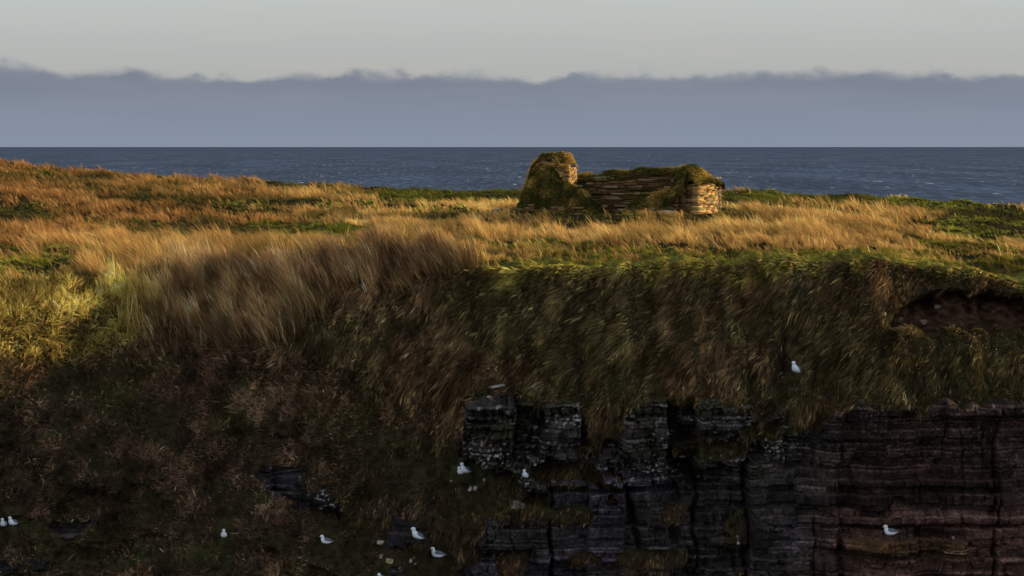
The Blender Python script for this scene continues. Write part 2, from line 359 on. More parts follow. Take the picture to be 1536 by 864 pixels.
def wisps(k, root, d0, bend, L, w, c, spread=.022):
    n = len(root)*k; rp = lambda q: np.repeat(q, k, axis=0)
    root = rp(root)+rng.normal(0, spread, (n, 3))*np.array([1, 1, .3]); d0 = unit(rp(d0)+rng.normal(0, .07, (n, 3))); bend = rp(bend)+rng.normal(0, .06, (n, 3))
    return root, d0, bend, rp(L)*(.75+.4*rng.random(n)), rp(w)*(.6+.7*rng.random(n)), rp(c)*(.75+.5*rng.random(n))[:, None]
def ell(p, y, lst, e0=.7, e1=1.15):
    m = np.zeros(p.shape)
    for (a, b, ra, rb, *k) in lst:
        kk = k[0] if k else 1
        m = np.maximum(m, kk*(1-ss(e0, e1, np.hypot((p-a)/ra, (y-b)/rb))))
    return m
STRAW = C(.82, .47, .17); GOLD = C(.92, .60, .20); RUST = C(.52, .23, .08); GREEN = C(.19, .23, .035); OLIVE = C(.085, .085, .025)
GREENS = [(450, 350, 150, 16), (300, 315, 60, 6, .8), (680, 291, 135, 16, 1.3), (1190, 297, 150, 14, 1.3), (1400, 306, 180, 14, 1.2), (1500, 340, 130, 30), (930, 380, 190, 12, .85), (1230, 386, 330, 12, .9), (60, 262, 60, 7, .7), (860, 319, 120, 9, .8), (1060, 326, 90, 8, .7), (1480, 400, 120, 22, .9), (200, 340, 90, 9, .6)]
TALLS = [(1275, 325, 150, 24), (560, 355, 220, 18), (230, 385, 330, 26), (350, 285, 320, 14, .7), (1000, 355, 300, 14, .7)]
def plateau_grass(name, lab, n, y0, y1, wbase, Lk, short=False):
    # sample by area
    Ys = y0+(y1-y0)*rng.random(n); half = 23+(Ys-84)*.30
    x = (rng.random(n)*2-1)*half
    yb = brow_Y(x); k = Ys > yb+.02; x = x[k]; Ys = Ys[k]; 
    z = plateau(x, Ys); p = 768+F*x/Ys; y = 219-F*z/Ys
    pn = p+fbm(x*.8, Ys*.4, 3, 201)*45; yn = y+fbm(x*.7, Ys*.5, 3, 202)*9
    g = np.maximum(ell(pn, yn, GREENS), ss(.60, .70, vn(x*.22, Ys*.12, 203)+.15*fbm(x*1.3, Ys*.8, 2, 204))*.9)
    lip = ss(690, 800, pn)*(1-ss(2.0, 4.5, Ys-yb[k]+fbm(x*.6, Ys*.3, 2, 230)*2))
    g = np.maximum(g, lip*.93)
    tall = np.clip(ell(pn, yn, TALLS)-g*.6-lip, 0, 1)
    # ruin footprint
    a, b = to_ab(x, Ys)
    inside = (a > -.1) & (a < 8.8) & (b > -1.0) & (b < 3.8)
    near = np.exp(-((np.hypot((a-4.3)/7.0, (b-.5)/4.5))**4))
    keep = ~inside | (rng.random(len(x)) < .12)
    clump = vn(x*1.7, Ys*1.0, 205)
    if short: keep &= (g > .45) & (p > -60) & (p < 1620)
    keep &= rng.random(len(x)) < (.15+1.3*ss(.25, .75, clump))
    x, Ys, z, g, tall, near, clump, p, y, lip = [q[keep] for q in (x, Ys, z, g, tall, near, clump, p, y, lip)]
    n = len(x); r = rng.random(n)
    isg = (rng.random(n) < g) | short
    dark_g = ell(p, y, [(680, 291, 135, 18), (1190, 297, 170, 16), (60, 262, 60, 9)])
    und = .50+1.0*vn(x*1.1, Ys*.5, 206)
    L = np.where(isg, (.13+.14*r)*(1+1.1*dark_g*vn(x*.9, Ys*.3, 240)), (.24+.30*r)*(1+.65*tall))*und*Lk*(1-.5*near)
    L *= (1-.45*lip)
    lean = fbm(x*.35, Ys*.25, 2, 207)[:, None]
    d0 = np.stack([-.22+.30*lean[:, 0]+rng.normal(0, .16, n), rng.normal(-.05, .16, n), np.ones(n)], 1)
    d0[isg] += np.stack([rng.normal(-.3, .5, n), rng.normal(-.1, .5, n), 0*r], 1)[isg]
    bend = np.stack([rng.normal(-.22, .18, n), rng.normal(0, .18, n), -.18-.15*rng.random(n)], 1)
    c = mixc(STRAW, GOLD, rng.random(n)); rust = ss(.45, .75, vn(x*.16, Ys*.10, 208)*.6+.4*(1-ss(350, 640, p))+.1*fbm(x, Ys, 2, 3))*(1-tall*.6)
    c = mixc(c, RUST, rust*(.25+.65*rng.random(n)))
    c = mixc(c, OLIVE*1.4, ss(.5, .8, vn(x*.6, Ys*.3, 209))*.45)
    gc_ = mixc(GREEN, C(.46, .40, .06), rng.random(n)*.8*(.3+.7*ss(345, 385, y)))*1.35; gc_ = mixc(gc_, mixc(C(.50, .52, .07), C(1., .80, .16), rng.random(n)), lip*.95*ss(.10, .45, vn(x*1.1, Ys*.9, 231)))  # sunlight on the lip put into its gold-green blade colour
    gc_ = mixc(gc_, OLIVE, np.clip(.5*dark_g, 0, 1)); gc_ = mixc(gc_, OLIVE, .6*ss(.5, .7, vn(x*1.3, Ys*.8, 210)))
    c = np.where(isg[:, None], gc_, c)*(.40+.9*rng.random(n)**1.3)[:, None]
    st_ = (rng.random(n) < .05) & ~isg; L = np.where(st_, L*1.35, L); c = np.where(st_[:, None], c*1.5, c)
    big = fbm(x*.13, Ys*.05, 3, 220); mid_ = fbm(x*.55, Ys*.20, 3, 221)
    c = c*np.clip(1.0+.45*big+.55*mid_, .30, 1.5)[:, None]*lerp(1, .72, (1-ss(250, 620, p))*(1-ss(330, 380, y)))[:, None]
    dk_ = ss(.60, .70, vn(x*.34, Ys*.13, 222)+.15*mid_)*(1-tall*.5)
    c = mixc(c, OLIVE*(.7+.8*rng.random(n))[:, None], dk_*.75); L = L*(1-.35*dk_)
    w = wbase*(.5+.8*rng.random(n)**1.5)*(1+(Ys-86)/70)*np.where(isg, 1.0, 1)
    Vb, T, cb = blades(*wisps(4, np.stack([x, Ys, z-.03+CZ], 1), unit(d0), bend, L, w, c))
    return tag(make_mesh(name, Vb, T=T, col=cb, mat=M_BLADE), lab, 'grass', kind='stuff')
# ruin frame
TH = R(22); RO = np.array([8.37, 118.0])
ua = np.array([-math.cos(TH), math.sin(TH)]); ub = np.array([math.sin(TH), math.cos(TH)])
def to_ab(x, Y):
    dx = x-RO[0]; dy = Y-RO[1]; return dx*ua[0]+dy*ua[1], dx*ub[0]+dy*ub[1]
def from_ab(a, b):
    a = np.asarray(a, float); b = np.asarray(b, float)
    return RO[0]+a*ua[0]+b*ub[0], RO[1]+a*ua[1]+b*ub[1]
DENS = 1.0
plateau_grass("dry_grass", "tall golden dry grass with green tufts lit by low sun near the edge of the headland", int(120000*DENS), 83.5, 118, .014, 1.0)
plateau_grass("meadow_grass", "golden and green grass of the far part of the headland, around and behind the ruin", int(125000*DENS), 118, 176, .015, 1.0)

plateau_grass("short_turf", "bright short green turf along the sunlit lip of the headland and in hollows of the dry grass", 260000, 84, 112, .013, .85, True)
# slope grass: roots sampled on the front sheet
def slope_grass(n):
    # cell areas
    dx = np.diff(Xf[:-1], axis=1); A = np.abs(dx)*np.hypot(Zf[:-1, :-1]-Zf[1:, :-1], np.clip(Yf[:-1, :-1]-Yf[1:, :-1], -.3, .3))
    r = RM[:-1, :-1]; s = SC[:-1, :-1]
    wgt = A*(1-ss(.2, .6, r))*(1-ss(.15, .5, s))
    pc = 768+F*Xf[:-1, :-1]/82; yc = 219-F*Zf[:-1, :-1]/82
    bare = ss(.60, .72, vn(Xf[:-1, :-1]*.9, Zf[:-1, :-1]*1.3, 301)+.1*fbm(Xf[:-1, :-1]*4, Zf[:-1, :-1]*4, 2, 5))*ss(480, 620, yc)
    wgt = wgt*(1-.75*bare)
    wgt[np.abs(Xf[:-1, :-1]) > 21] *= .4
    wgt[yc > 900] *= .3
    cdf = np.cumsum(wgt.ravel()); idx = np.searchsorted(cdf, rng.random(n)*cdf[-1])
    i, j = np.unravel_index(np.minimum(idx, wgt.size-1), wgt.shape)
    u = rng.random(n)[:, None]; v = rng.random(n)[:, None]
    def P(i, j): return np.stack([Xf[i, j], Yf[i, j], Zf[i, j]], -1)
    p00, p01, p10, p11 = P(i, j), P(i, j+1), P(i+1, j), P(i+1, j+1)
    root = (p00*(1-u)+p01*u)*(1-v)+(p10*(1-u)+p11*u)*v
    # keep birds clear
    k = np.ones(n, bool)
    for (bx, by, bz, s_) in PED:
        k &= ~((np.abs(root[:, 0]-bx) < .34) & (root[:, 2]-bz > -.10) & (root[:, 2]-bz < .62))
    root = root[k]; p00 = p00[k]; p01 = p01[k]; p10 = p10[k]; n = len(root)
    i = i[k]; j = j[k]
    i2 = np.minimum(i+8, Xf.shape[0]-1); i1 = np.maximum(i-8, 0); j2 = np.minimum(j+10, Xf.shape[1]-1); j1 = np.maximum(j-10, 0)
    tdown = unit(P(i2, j)-P(i1, j)); tx = unit(P(i, j2)-P(i, j1)); N = unit(np.cross(tdown, tx)); N *= -np.sign(N[:, 1:2])
    x, Y, z = root.T; h = brow_z(x)-z; p = 768+F*x/Y; y = 219-F*z/Y
    left = 1-ss(330, 620, p+60*fbm(x*.5, z*.5, 2, 302))
    reed = np.maximum(ell(p, y+34*fbm(x*.7, z*.7, 3, 303), [(330, 440, 190, 95), (600, 395, 140, 48), (100, 390, 140, 30)], .35, 1.2), 0)*(1-ss(.3, 1, ell(p, y, [(90, 465, 110, 55)])))
    reed = (ss(0, 1, reed)*.96 > rng.random(n)).astype(float)
    low = ss(505, 600, y+30*fbm(x*.7, z*.7, 2, 304))*left      # heathery rough lower left
    low = np.maximum(low, .8*ell(p, y, [(80, 465, 120, 55)]))
    r = rng.random(n)
    L = lerp(.22+.30*r, .50+.55*r, reed); L = lerp(L, .10+.17*r, low)
    L *= .45+1.1*vn(x*1.5, z*1.7, 305)
    up = C(0, 0, 1.)
    lat = np.stack([-np.ones(n), 0*x, 0*x], 1)
    comb = fbm(x*.5, z*.6, 3, 306)[:, None]
    d0 = N*.55+up*(.35+.9*reed[:, None])+lat*(.22+.15*comb)*(1-.4*reed[:, None])+rng.normal(0, .24, (n, 3))
    droop = tdown*(.55+.35*rng.random(n)[:, None])*(1-.6*reed[:, None])+lat*(.45+.2*comb)*(1-.6*reed[:, None])+rng.normal(0, .20, (n, 3))
    rd = up*1.0+N*.25+lat*.16+rng.normal(0, .10, (n, 3)); rb = tdown*.18+lat*.22+rng.normal(0, .08, (n, 3)); rk = (reed*.9)[:, None]
    d0 = lerp(d0, rd, rk); droop = lerp(droop, rb, rk)
    diag = ss(180, 420, p)*(1-reed)*(1-low)
    lk = fbm(x*1.1, z*.9, 3, 315)[:, None]
    dd = N*.34+tdown*.95+lat*((.20+.42*ss(560, 900, p)*(1-.5*ss(540, 600, y)))[:, None]+.26*lk)+rng.normal(0, .13, (n, 3)); db = tdown*.35-N*.10+rng.normal(0, .10, (n, 3)); L = L*(1+.20*diag)*(1-.35*diag*ss(545, 590, y))
    d0 = lerp(d0, dd, diag[:, None]); droop = lerp(droop, db, diag[:, None])
    d0 = lerp(d0, N*.6+up*.3+rng.normal(0, .5, (n, 3)), low[:, None]); droop = lerp(droop, tdown*.3+rng.normal(0, .4, (n, 3)), low[:, None])
    d0 = unit(d0)
    # colour
    strw = C(.58, .37, .175); brn = C(.34, .215, .125); grn = C(.155, .175, .06); dk = C(.08, .085, .04); hea = C(.23, .145, .11)
    gm = ss(.34, .58, vn(x*.35, z*.45, 307)*.7+.3*vn(x*1.4, z*1.4, 308)+.22*ell(p, y, [(960, 450, 380, 90), (1100, 400, 420, 30)]))
    c = mixc(mixc(strw, brn, rng.random(n)), grn, gm*(.25+.55*rng.random(n)))
    c = mixc(c, strw*1.25, reed*(.3+.6*rng.random(n))*.8)
    lowc = mixc(mixc(hea, brn, rng.random(n)), mixc(mixc(grn, dk, rng.random(n)), brn*.6, rng.random(n)*.8), ss(.50, .66, vn(x*.8, z*1.0, 309)+.1*fbm(x*3, z*3, 2, 2)))
    c = mixc(c, lowc, np.maximum(low, .75*ss(600, 680, y)))
    c = mixc(c, mixc(brn, hea, rng.random(n))*1.15, left[:]*ss(480, 560, y)*.85*ss(.15, .5, vn(x*.6, z*.8, 312)))
    tongue = ell(p, y, [(905, 640, 40, 60), (1205, 620, 60, 60), (780, 735, 120, 45)])
    c = mixc(c, C(.22, .15, .06), tongue*.5*rng.random(n))
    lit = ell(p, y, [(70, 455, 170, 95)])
    c = mixc(c, mixc(GREEN*2.0, GOLD*1.1, rng.random(n)**.6), lit*.95)  # left patch: sunlit gold and green painted into the blades
    gm2 = ell(p+20*fbm(x*2, z*2, 2, 1), y, [(600, 700, 60, 50, .8), (690, 705, 60, 30), (660, 850, 45, 18), (490, 830, 40, 20), (560, 815, 40, 14), (60, 795, 60, 12), (255, 620, 60, 20, .7), (160, 615, 22, 14), (380, 750, 24, 14), (155, 700, 20, 14), (1480, 530, 120, 16, .2)])
    c = mixc(c, C(.075, .092, .03), gm2*.7)
    L *= 1-.45*gm2*(y > 590)
    dsc = np.maximum(ell(p, y, [(1560, 436, 260, 36)])*(y < 500)*ss(-40, -25, y-np.interp(p, SP, ST)), ell(p, y, [(1560, 510, 250, 20)]))
    L *= 1-np.where(y < 470, .5, .75)*dsc
    for (bx, by, bz, s_) in PED:
        q_ = np.exp(-((x-bx)/.36)**4-((z-bz+.1)/.42)**4); L *= 1-.75*q_
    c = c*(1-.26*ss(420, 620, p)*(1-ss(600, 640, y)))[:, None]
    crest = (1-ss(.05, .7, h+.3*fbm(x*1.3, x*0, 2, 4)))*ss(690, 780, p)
    c = mixc(c, mixc(GREEN*2.4, GOLD*1.1, rng.random(n)), crest*.85*ss(.25, .6, vn(x*1.3, z*2, 320))); L *= 1-.35*(1-ss(.0, .7, h))*ss(690, 780, p); d0 = unit(d0+up*(.35*(1-ss(.1, .5, h)))[:, None])  # crest fringe coloured bright gold-green as if the sun caught it
    c = c*(.35+1.15*rng.random(n)**1.5)[:, None]*(.50+1.0*vn(x*2.2+z, z*1.2, 311))[:, None]
    br_ = rng.random(n) < .07
    c = np.where(br_[:, None], c*2.6, c)*np.clip(.50+1.0*vn((x-z*.55)*5.5, (z+x*.4)*.9, 316)**1.3, .3, 1.8)[:, None]*np.clip(1+1.3*fbm(x*1.6, z*1.9, 3, 313)*(.35+.65*low), .25, 2.4)[:, None]
    w = np.where(br_, 1.5, 1)*lerp(.0140, .0105, np.clip(low+.5*ss(560, 640, y), 0, 1))*(.5+.9*rng.random(n)); L *= 1-.4*ss(600, 640, y)*(1-left)
    root[:, 2] += CZ
    root -= N*.02
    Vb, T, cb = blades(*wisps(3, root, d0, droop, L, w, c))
    tag(make_mesh("slope_grass", Vb, T=T, col=cb, mat=M_BLADE), "long drooping grass and heathery tufts hanging down the shaded slope above and beside the rocks", 'grass', kind='stuff')
slope_grass(int(390000*DENS))

# ------------------------------------------------------------------ ruin
ruin = empty("ruined_cottage", (RO[0], RO[1], RZ+CZ)); tag(ruin, "roofless drystone ruin with turf-topped walls standing in the grass on the headland", "ruin")
def local(a, b, c):   # ruin frame -> coordinates relative to the empty
    x, y = from_ab(a, b); return np.stack([x-RO[0], y-RO[1], np.asarray(c, float)+0*x], -1)
BOX = np.array([[0, 1, 3, 2], [4, 6, 7, 5], [0, 4, 5, 1], [2, 3, 7, 6], [0, 2, 6, 4], [1, 5, 7, 3]])
def wall(name, A, B, thick, hfun, across=2, tone=1.0, lmin=.18, lmax=.62, parent=None, inset=.1):
    tone0 = tone  # tone paints sunlit walls paler and shaded walls darker
    A = np.array(A, float); B = np.array(B, float); Ln = np.linalg.norm(B-A); u = (B-A)/Ln; v = np.array([-u[1], u[0]])
    Vs = []; Qs = []; Cs = []; k = 0
    def box(s0, s1, t0, t1, c0, c1, col, jit):
        nonlocal k
        dz = .02*math.sin(s0*2.1+c0)
        c0 += dz; c1 += dz
        pts = []
        for s in (s0, s1):
            for t in (t0, t1):
                for c in (c0, c1):
                    q = A+u*s+v*t
                    pts.append((q[0], q[1], c))
        pts = np.array(pts)+rng.normal(0, jit, (8, 3))*np.array([1, 1, .5])
        Vs.append(local(pts[:, 0], pts[:, 1], pts[:, 2])); Qs.append(BOX+k); k += 8; Cs.append(np.tile(col, (8, 1)))
    c = -.1
    while c < 3.2:
        h = random.choice([.04, .05, .06, .07, .08, .09, .11])
        for side in range(across):
            s = random.uniform(-.2, 0)
            if name == 'gable_wall': tone = tone0 if side == across-1 else .5  # outer stones painted sunlit, the rest darkened for the shaded face
            t0 = -thick/2+thick*side/across; t1 = t0+thick/across
            while s < Ln:
                l = random.uniform(lmin, lmax); s0 = max(s, 0); s1 = min(s+l, Ln)
                if s1-s0 > .06 and c+h*.5 < hfun((s0+s1)/2)+random.uniform(-.05, .06):
                    jo = random.gauss(0, .03); e0 = random.uniform(-.03, .03) if s0 == 0 else .007; e1 = random.uniform(-.03, .03) if s1 == Ln else .007
                    g = random.random(); base = np.array([.37, .225, .085])*(.40+.95*g)*tone
                    if random.random() < (.2 if tone < .5 else .07): base = np.array([.36, .29, .18])*min(max(tone, .8), 1.2)
                    if random.random() < .15: base = np.array([.16, .15, .05])*tone
                    box(s0+e0, s1-e1, t0+(jo if side == 0 else .004), t1+(jo if side == across-1 else -.004), c+.006, c+h-.006, base, .008)
                s += l
        c += h
    s = inset
    while s < Ln-inset:      # dark earth core
        e = min(s+.25, Ln-inset); hh = min(hfun(s), hfun(e))-.08
        if hh > .05: box(s, e, -thick/2+.09, thick/2-.09, -.1, hh, np.array([.035, .028, .018]), 0)
        s = e
    return make_mesh(name, np.concatenate(Vs), Q=np.concatenate(Qs), col=np.concatenate(Cs), mat=M_STONE, parent=parent or ruin)
def I(xs_, ys_): return lambda s: float(np.interp(s, xs_, ys_))
def turf(name, a0, a1, b0, b1, hf, seed, parent=ruin, rough=.09, nb=5000, Lb=.13, gold=.5, dark=0., na=110, nbv=36):
    """sod lying over masonry: a closed-looking height sheet over the rectangle, edges turned down"""
    a = np.linspace(a0, a1, na); b = np.linspace(b0, b1, nbv); Aa, Bb = np.meshgrid(a, b)
    # warp plan
    Aw = Aa+.06*fbm(Aa*2, Bb*2, 2, seed); Bw = Bb+.08*fbm(Aa*2.3, Bb*2, 2, seed+1)
    H = hf(Aa, Bb)+rough*fbm(Aa*1.8, Bb*1.8, 4, seed+2)+rough*.9*(.3-np.abs(fbm(Aa*2.6+Bb, Bb*2.2, 3, seed+3)))*ss(-.1, .4, hf(Aa, Bb))
    v = (Bb-b0)/(b1-b0); uu = (Aa-a0)/(a1-a0)
    P = local(Aw.ravel(), Bw.ravel(), H.ravel())
    t = vn(Aa*1.5, Bb*1.8+H, seed+5).ravel()[:, None]
    base = C(.04, .04, .013)*(1-t)+C(.11, .085, .022)*t
    base = base*(1-dark)
    q = grid_quads(nbv, na)
    # blades
    i = rng.integers(0, len(q), nb); w_ = rng.dirichlet((1, 1, 1, 1), nb)
    root = (P[q[i]]*w_[..., None]).sum(1)
    e1 = P[q[i][:, 1]]-P[q[i][:, 0]]; e2 = P[q[i][:, 3]]-P[q[i][:, 0]]; N = unit(np.cross(e1, e2)); N *= np.where(N[:, 2:3] < 0, -1, 1)
    d0 = unit(N*.7+np.array([-.1, 0, .35])+rng.normal(0, .35, (nb, 3))); bend = np.stack([rng.normal(-.15, .25, nb), rng.normal(-.1, .25, nb), np.full(nb, -.45)], 1)
    tt = np.clip(vn(root[:, 0]*1.6, root[:, 2]*2.2, seed+6)+rng.normal(0, .15, nb), 0, 1)
    c = mixc(C(.10, .11, .025), C(.66, .45, .13), ss(.35, .85, tt)*gold*1.4)*(.55+.7*rng.random(nb))[:, None]*(1-dark)  # gold: sun highlights painted into the turf blades
    Vb, T, cb = blades(root, d0, bend, Lb*(.5+rng.random(nb)), .016*(.6+.8*rng.random(nb)), c)
    n0 = len(P)
    o = make_mesh(name, np.concatenate([P, Vb]), T=T+n0, Q=q, col=np.concatenate([base, cb]), mat=M_TURF, parent=parent)
    o.data.materials.append(M_BLADE); mi = np.zeros(len(T)+len(q), np.int32); mi[:len(T)] = 1
    o.data.polygons.foreach_set("material_index", mi)
    sm = np.zeros(len(mi), bool); sm[len(T):] = True; o.data.polygons.foreach_set("use_smooth", sm)
    return o
def ridge(Bb, c, hw, drop):     # cross-section of a cap: flat-ish top, turned-down edges
    t = np.abs(Bb-c)/hw; return -drop*np.clip(t, 0, 1)**5-.06*t*t
# back wall
hb = lambda s: float(np.interp(s, [0, .8, 1.6, 3.2, 4.6, 6.2, 8.0, 8.8], [1.28, 1.80, 2.02, 1.9, 1.75, 1.62, 1.55, 1.4]))
w_back = wall("back_wall", (.06, 3.45), (8.7, 3.45), .75, hb, tone=.38, across=2, lmin=.3, lmax=1.0); tag(w_back, "shaded inner face of thin pale grey and dark courses under turf")  # low tone paints the interior shadow into the stones
turf("turf_cap", -.1, 8.8, 2.98, 3.95, lambda a, b: np.interp(a, [0, .8, 1.6, 3.2, 4.6, 6.2, 8.0, 8.8], [1.34, 1.86, 2.08, 1.96, 1.82, 1.68, 1.6, 1.4])+.04+ridge(b, 3.46, .49, .24), 510, parent=w_back, nb=9000, Lb=.15, rough=.15, na=160)
# right gable wall
hg = lambda s: float(np.interp(s, [0, .5, 1.5, 3.0, 3.8], [1.36, 1.40, 1.42, 1.40, 1.36]))
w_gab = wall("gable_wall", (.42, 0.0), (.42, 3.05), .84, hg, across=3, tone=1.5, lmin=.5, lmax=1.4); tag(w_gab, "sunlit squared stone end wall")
turf("turf_cap", -.12, 1.15, -.18, 3.3, lambda a, b: 1.38+.62*np.exp(-((a-.75)/.50)**2)*np.exp(-((b-1.75)/1.7)**4)+.12*np.exp(-((a-.5)/.6)**2)-.10*ss(.15, -.12, a)+ridge(b, 1.5, 1.85, .12)-.35*ss(1.0, 1.15, a), 520, parent=w_gab, nb=9000, Lb=.12, gold=.95, rough=.32)
# front wall right of the doorway
hfr = lambda s: float(np.interp(s, [0, .35, .8, 1.05, 2.0, 3.2], [1.25, 1.2, 1.05, .72, .55, .28]))
w_fr = wall("front_wall", (.9, .40), (3.25, .40), .8, hfr, across=2, tone=.6, lmax=.8); tag(w_fr, "low broken front wall stepping down to the doorway")
turf("turf_cap", .55, 3.45, -.62, .92, lambda a, b: np.interp(a, [.5, .9, 1.25, 1.9, 2.6, 3.1, 3.45], [1.62, 1.55, 1.05, .86, .70, .50, .12])+ridge(b, .25, .75, .26)-.45*ss(-.05, -.6, b)*(a < 9), 530, parent=w_fr, nb=9000, Lb=.13, gold=.85, rough=.30)
# stub left of the doorway
hst = lambda s: float(np.interp(s, [0, .12, .35, .8, 1.55, 1.9, 2.15, 2.35], [1.95, 2.15, 2.35, 2.46, 2.46, 2.05, 1.2, .3]))
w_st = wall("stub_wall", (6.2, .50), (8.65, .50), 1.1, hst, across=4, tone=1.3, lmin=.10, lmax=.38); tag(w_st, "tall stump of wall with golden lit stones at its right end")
def hst_t(a, b):
    top = np.interp(a, [6.15, 6.3, 6.5, 6.8, 7.3, 7.7, 8.0, 8.3, 8.5, 8.65], [2.02, 2.22, 2.45, 2.60, 2.58, 2.46, 2.15, 1.35, .45, -.05])
    return top+ridge(b, .48, .8, .30)
turf("turf_cap", 6.22, 8.7, -.20, 1.16, hst_t, 540, parent=w_st, nb=11000, Lb=.12, gold=.95, rough=.34)
def hbank(a, b):
    a = a-.45*b*ss(6, 8, a)+.12*b*(1-ss(5, 6.5, a))
    top = np.interp(a, [4.45, 4.7, 5.3, 5.9, 6.4, 6.9, 7.6, 8.1, 8.45, 8.75], [-.1, .36, .80, 1.10, 1.38, 1.85, 2.20, 1.85, .85, -.1])
    fall = ss(-1.55, .1, b+.18*fbm(a*1.3, b*0, 3, 8))
    fold = .34*np.sin(a*4.6+b*4.5+2.5*fbm(a, b, 2, 7))+1.0*fbm(a*2.2, b*2.2, 3, 71)
    return np.maximum(top*fall**.75+fold*np.clip(top, 0, 1)*fall*(1-fall)*3, -.15)
turf("turf_bank", 4.45, 8.8, -1.6, .1, hbank, 550, parent=w_st, nb=16000, Lb=.14, gold=.85, rough=.16, nbv=80, na=160)
w_pl = wall("footing_wall", (4.9, -1.25), (8.5, -1.15), .5, I([0, .5, .7, 1.5, 1.7, 2.3, 2.6, 3.0, 3.6], [.10, .36, .16, .45, .25, .18, .38, .12, .22]), across=1, tone=.6, lmin=.15, lmax=.6)
w_p2 = wall("footing_wall", (1.0, -.45), (3.0, -.5), .45, I([0, .4, .8, 1.3, 2.0], [.5, .22, .36, .12, .2]), across=1, tone=.6, lmin=.15, lmax=.55)
w_lg = wall("left_gable_wall", (8.3, 1.2), (8.3, 3.1), .7, I([0, 1.0, 2], [1.6, 1.5, 1.45]), across=2, tone=1.0)
def stone_mesh(name, L, W, H, seed, col):
    r_ = np.random.default_rng(seed)
    import bmesh
    bm = bmesh.new(); bmesh.ops.create_cube(bm, size=1)
    bmesh.ops.bevel(bm, geom=bm.edges[:]+bm.verts[:], offset=.16, segments=2, affect='EDGES', profile=.6)
    for v in bm.verts:
        j = r_.normal(0, .06, 3); v.co.x = (v.co.x+j[0])*L; v.co.y = (v.co.y+j[1])*W; v.co.z = (v.co.z+j[2])*H
    me = bpy.data.meshes.new(name); bm.to_mesh(me); bm.free()
    a = me.color_attributes.new("Col", 'FLOAT_COLOR', 'POINT'); a.data.foreach_set("color", np.tile([*col, 1], len(me.vertices)).astype(np.float32))
    me.materials.append(M_STONE); o = bpy.data.objects.new(name, me); COL.objects.link(o); return o
STN = [
 (745, 580, .42, .3, .07, (.42, .42, .40), "flat pale slab stuck out of the grass above the left end of the rocks", 0),
 (735, 597, .34, .25, .07, (.40, .40, .37), "thin grey slab just below and left of another pale slab above the rocks", 0),
 (1031, 600, .68, .45, .09, (.44, .44, .42), "long pale flat slab roofing a dark recess at the top of the cliff", 0),
 (1386, 485, .22, .2, .2, (0.187, 0.132, 0.11), "brown stone at the left end of the bare earth scar", 1),
 (1429, 491, .15, .13, .14, (0.209, 0.154, 0.143), "small greyish stone low in the middle of the bare earth scar", 1),
 (1407, 460, .18, .15, .12, (0.154, 0.132, 0.11), "dark stone hanging under the upper lip of the bare earth scar", 1),
 (1352, 479, .14, .12, .12, (0.154, 0.11, 0.088), "small stone lying at the tip of the bare earth scar", 1),
 (803, 584, .20, .18, .16, (.13, .13, .115), "rounded grey stone in dark grass above the tallest pillar of rock", 0),
 (570, 817, .22, .16, .12, (.40, .34, .30), "pinkish white stone on the mossy slope near the bottom edge", 0),
 (583, 845, .20, .15, .13, (.36, .32, .17), "yellowish stone resting on top of a dark crack at the bottom edge", 0),
 (571, 838, .09, .1, .13, (.28, .25, .16), "small upright buff stone left of the yellowish stone at the bottom edge", 0)]
for k, (p, y, L, W, H, c, lab, g) in enumerate(STN):
    x, Y_, z = hit(p, y)
    o = stone_mesh("stone" if H > .1 else "stone_slab", L, W, H, k, c); o.location = (x, Y_-.03, z+CZ); o.rotation_euler = (R(random.uniform(-8, 8)), R(random.uniform(-12, 12)), R(random.uniform(-25, 25)))
    tag(o, lab, "stone" if H > .1 else "slab", "stones in the bare earth scar" if g else None)
for (a, b, L, W, H, c, lab) in ((3.75, .35, .42, .3, .14, (.3, .24, .16), "fallen stone in the doorway of the ruin"), (9.4, -.9, .5, .3, .13, (.28, .22, .15), "flat fallen stone at the left foot of the ruin"), (1.1, -1.0, .55, .35, .12, (.42, .36, .27), "pale flat stone lying in front of the low wall of the ruin")):
    o = stone_mesh("fallen_stone", L, W, H, int(a*10), c); q = local(np.array([a]), np.array([b]), .12)[0]; o.location = (q[0]+RO[0], q[1]+RO[1], RZ+CZ+.12); o.rotation_euler = (0, R(6), R(20*a)); tag(o, lab, "stone")

# ------------------------------------------------------------------ birds
def simple_mat(name, col, rough=.7):
    m = bpy.data.materials.new(name); t, n, l = nt(m); out = n.new('ShaderNodeOutputMaterial'); b = n.new('ShaderNodeBsdfPrincipled'); l.new(b.outputs[0], out.inputs[0])
    no = n.new('ShaderNodeTexNoise'); no.inputs['Scale'].default_value = 60; mx = n.new('ShaderNodeMapRange'); mx.inputs[3].default_value = .85; mx.inputs[4].default_value = 1.1
    l.new(no.outputs[0], mx.inputs[0]); s = n.new('ShaderNodeVectorMath'); s.operation = 'SCALE'; s.inputs[0].default_value = col; l.new(mx.outputs[0], s.inputs['Scale']); l.new(s.outputs[0], b.inputs['Base Color'])
    b.inputs['Roughness'].default_value = rough; return m
M_WHITE = simple_mat("white plumage", (.80, .88, .97)); M_GREY = simple_mat("grey plumage", (.13, .15, .20)); M_TIP = simple_mat("dark wing tip", (.05, .05, .06))
M_BEAK = simple_mat("horn beak", (.42, .38, .22), .4); M_EYE = simple_mat("dark eye", (.01, .01, .01), .2)
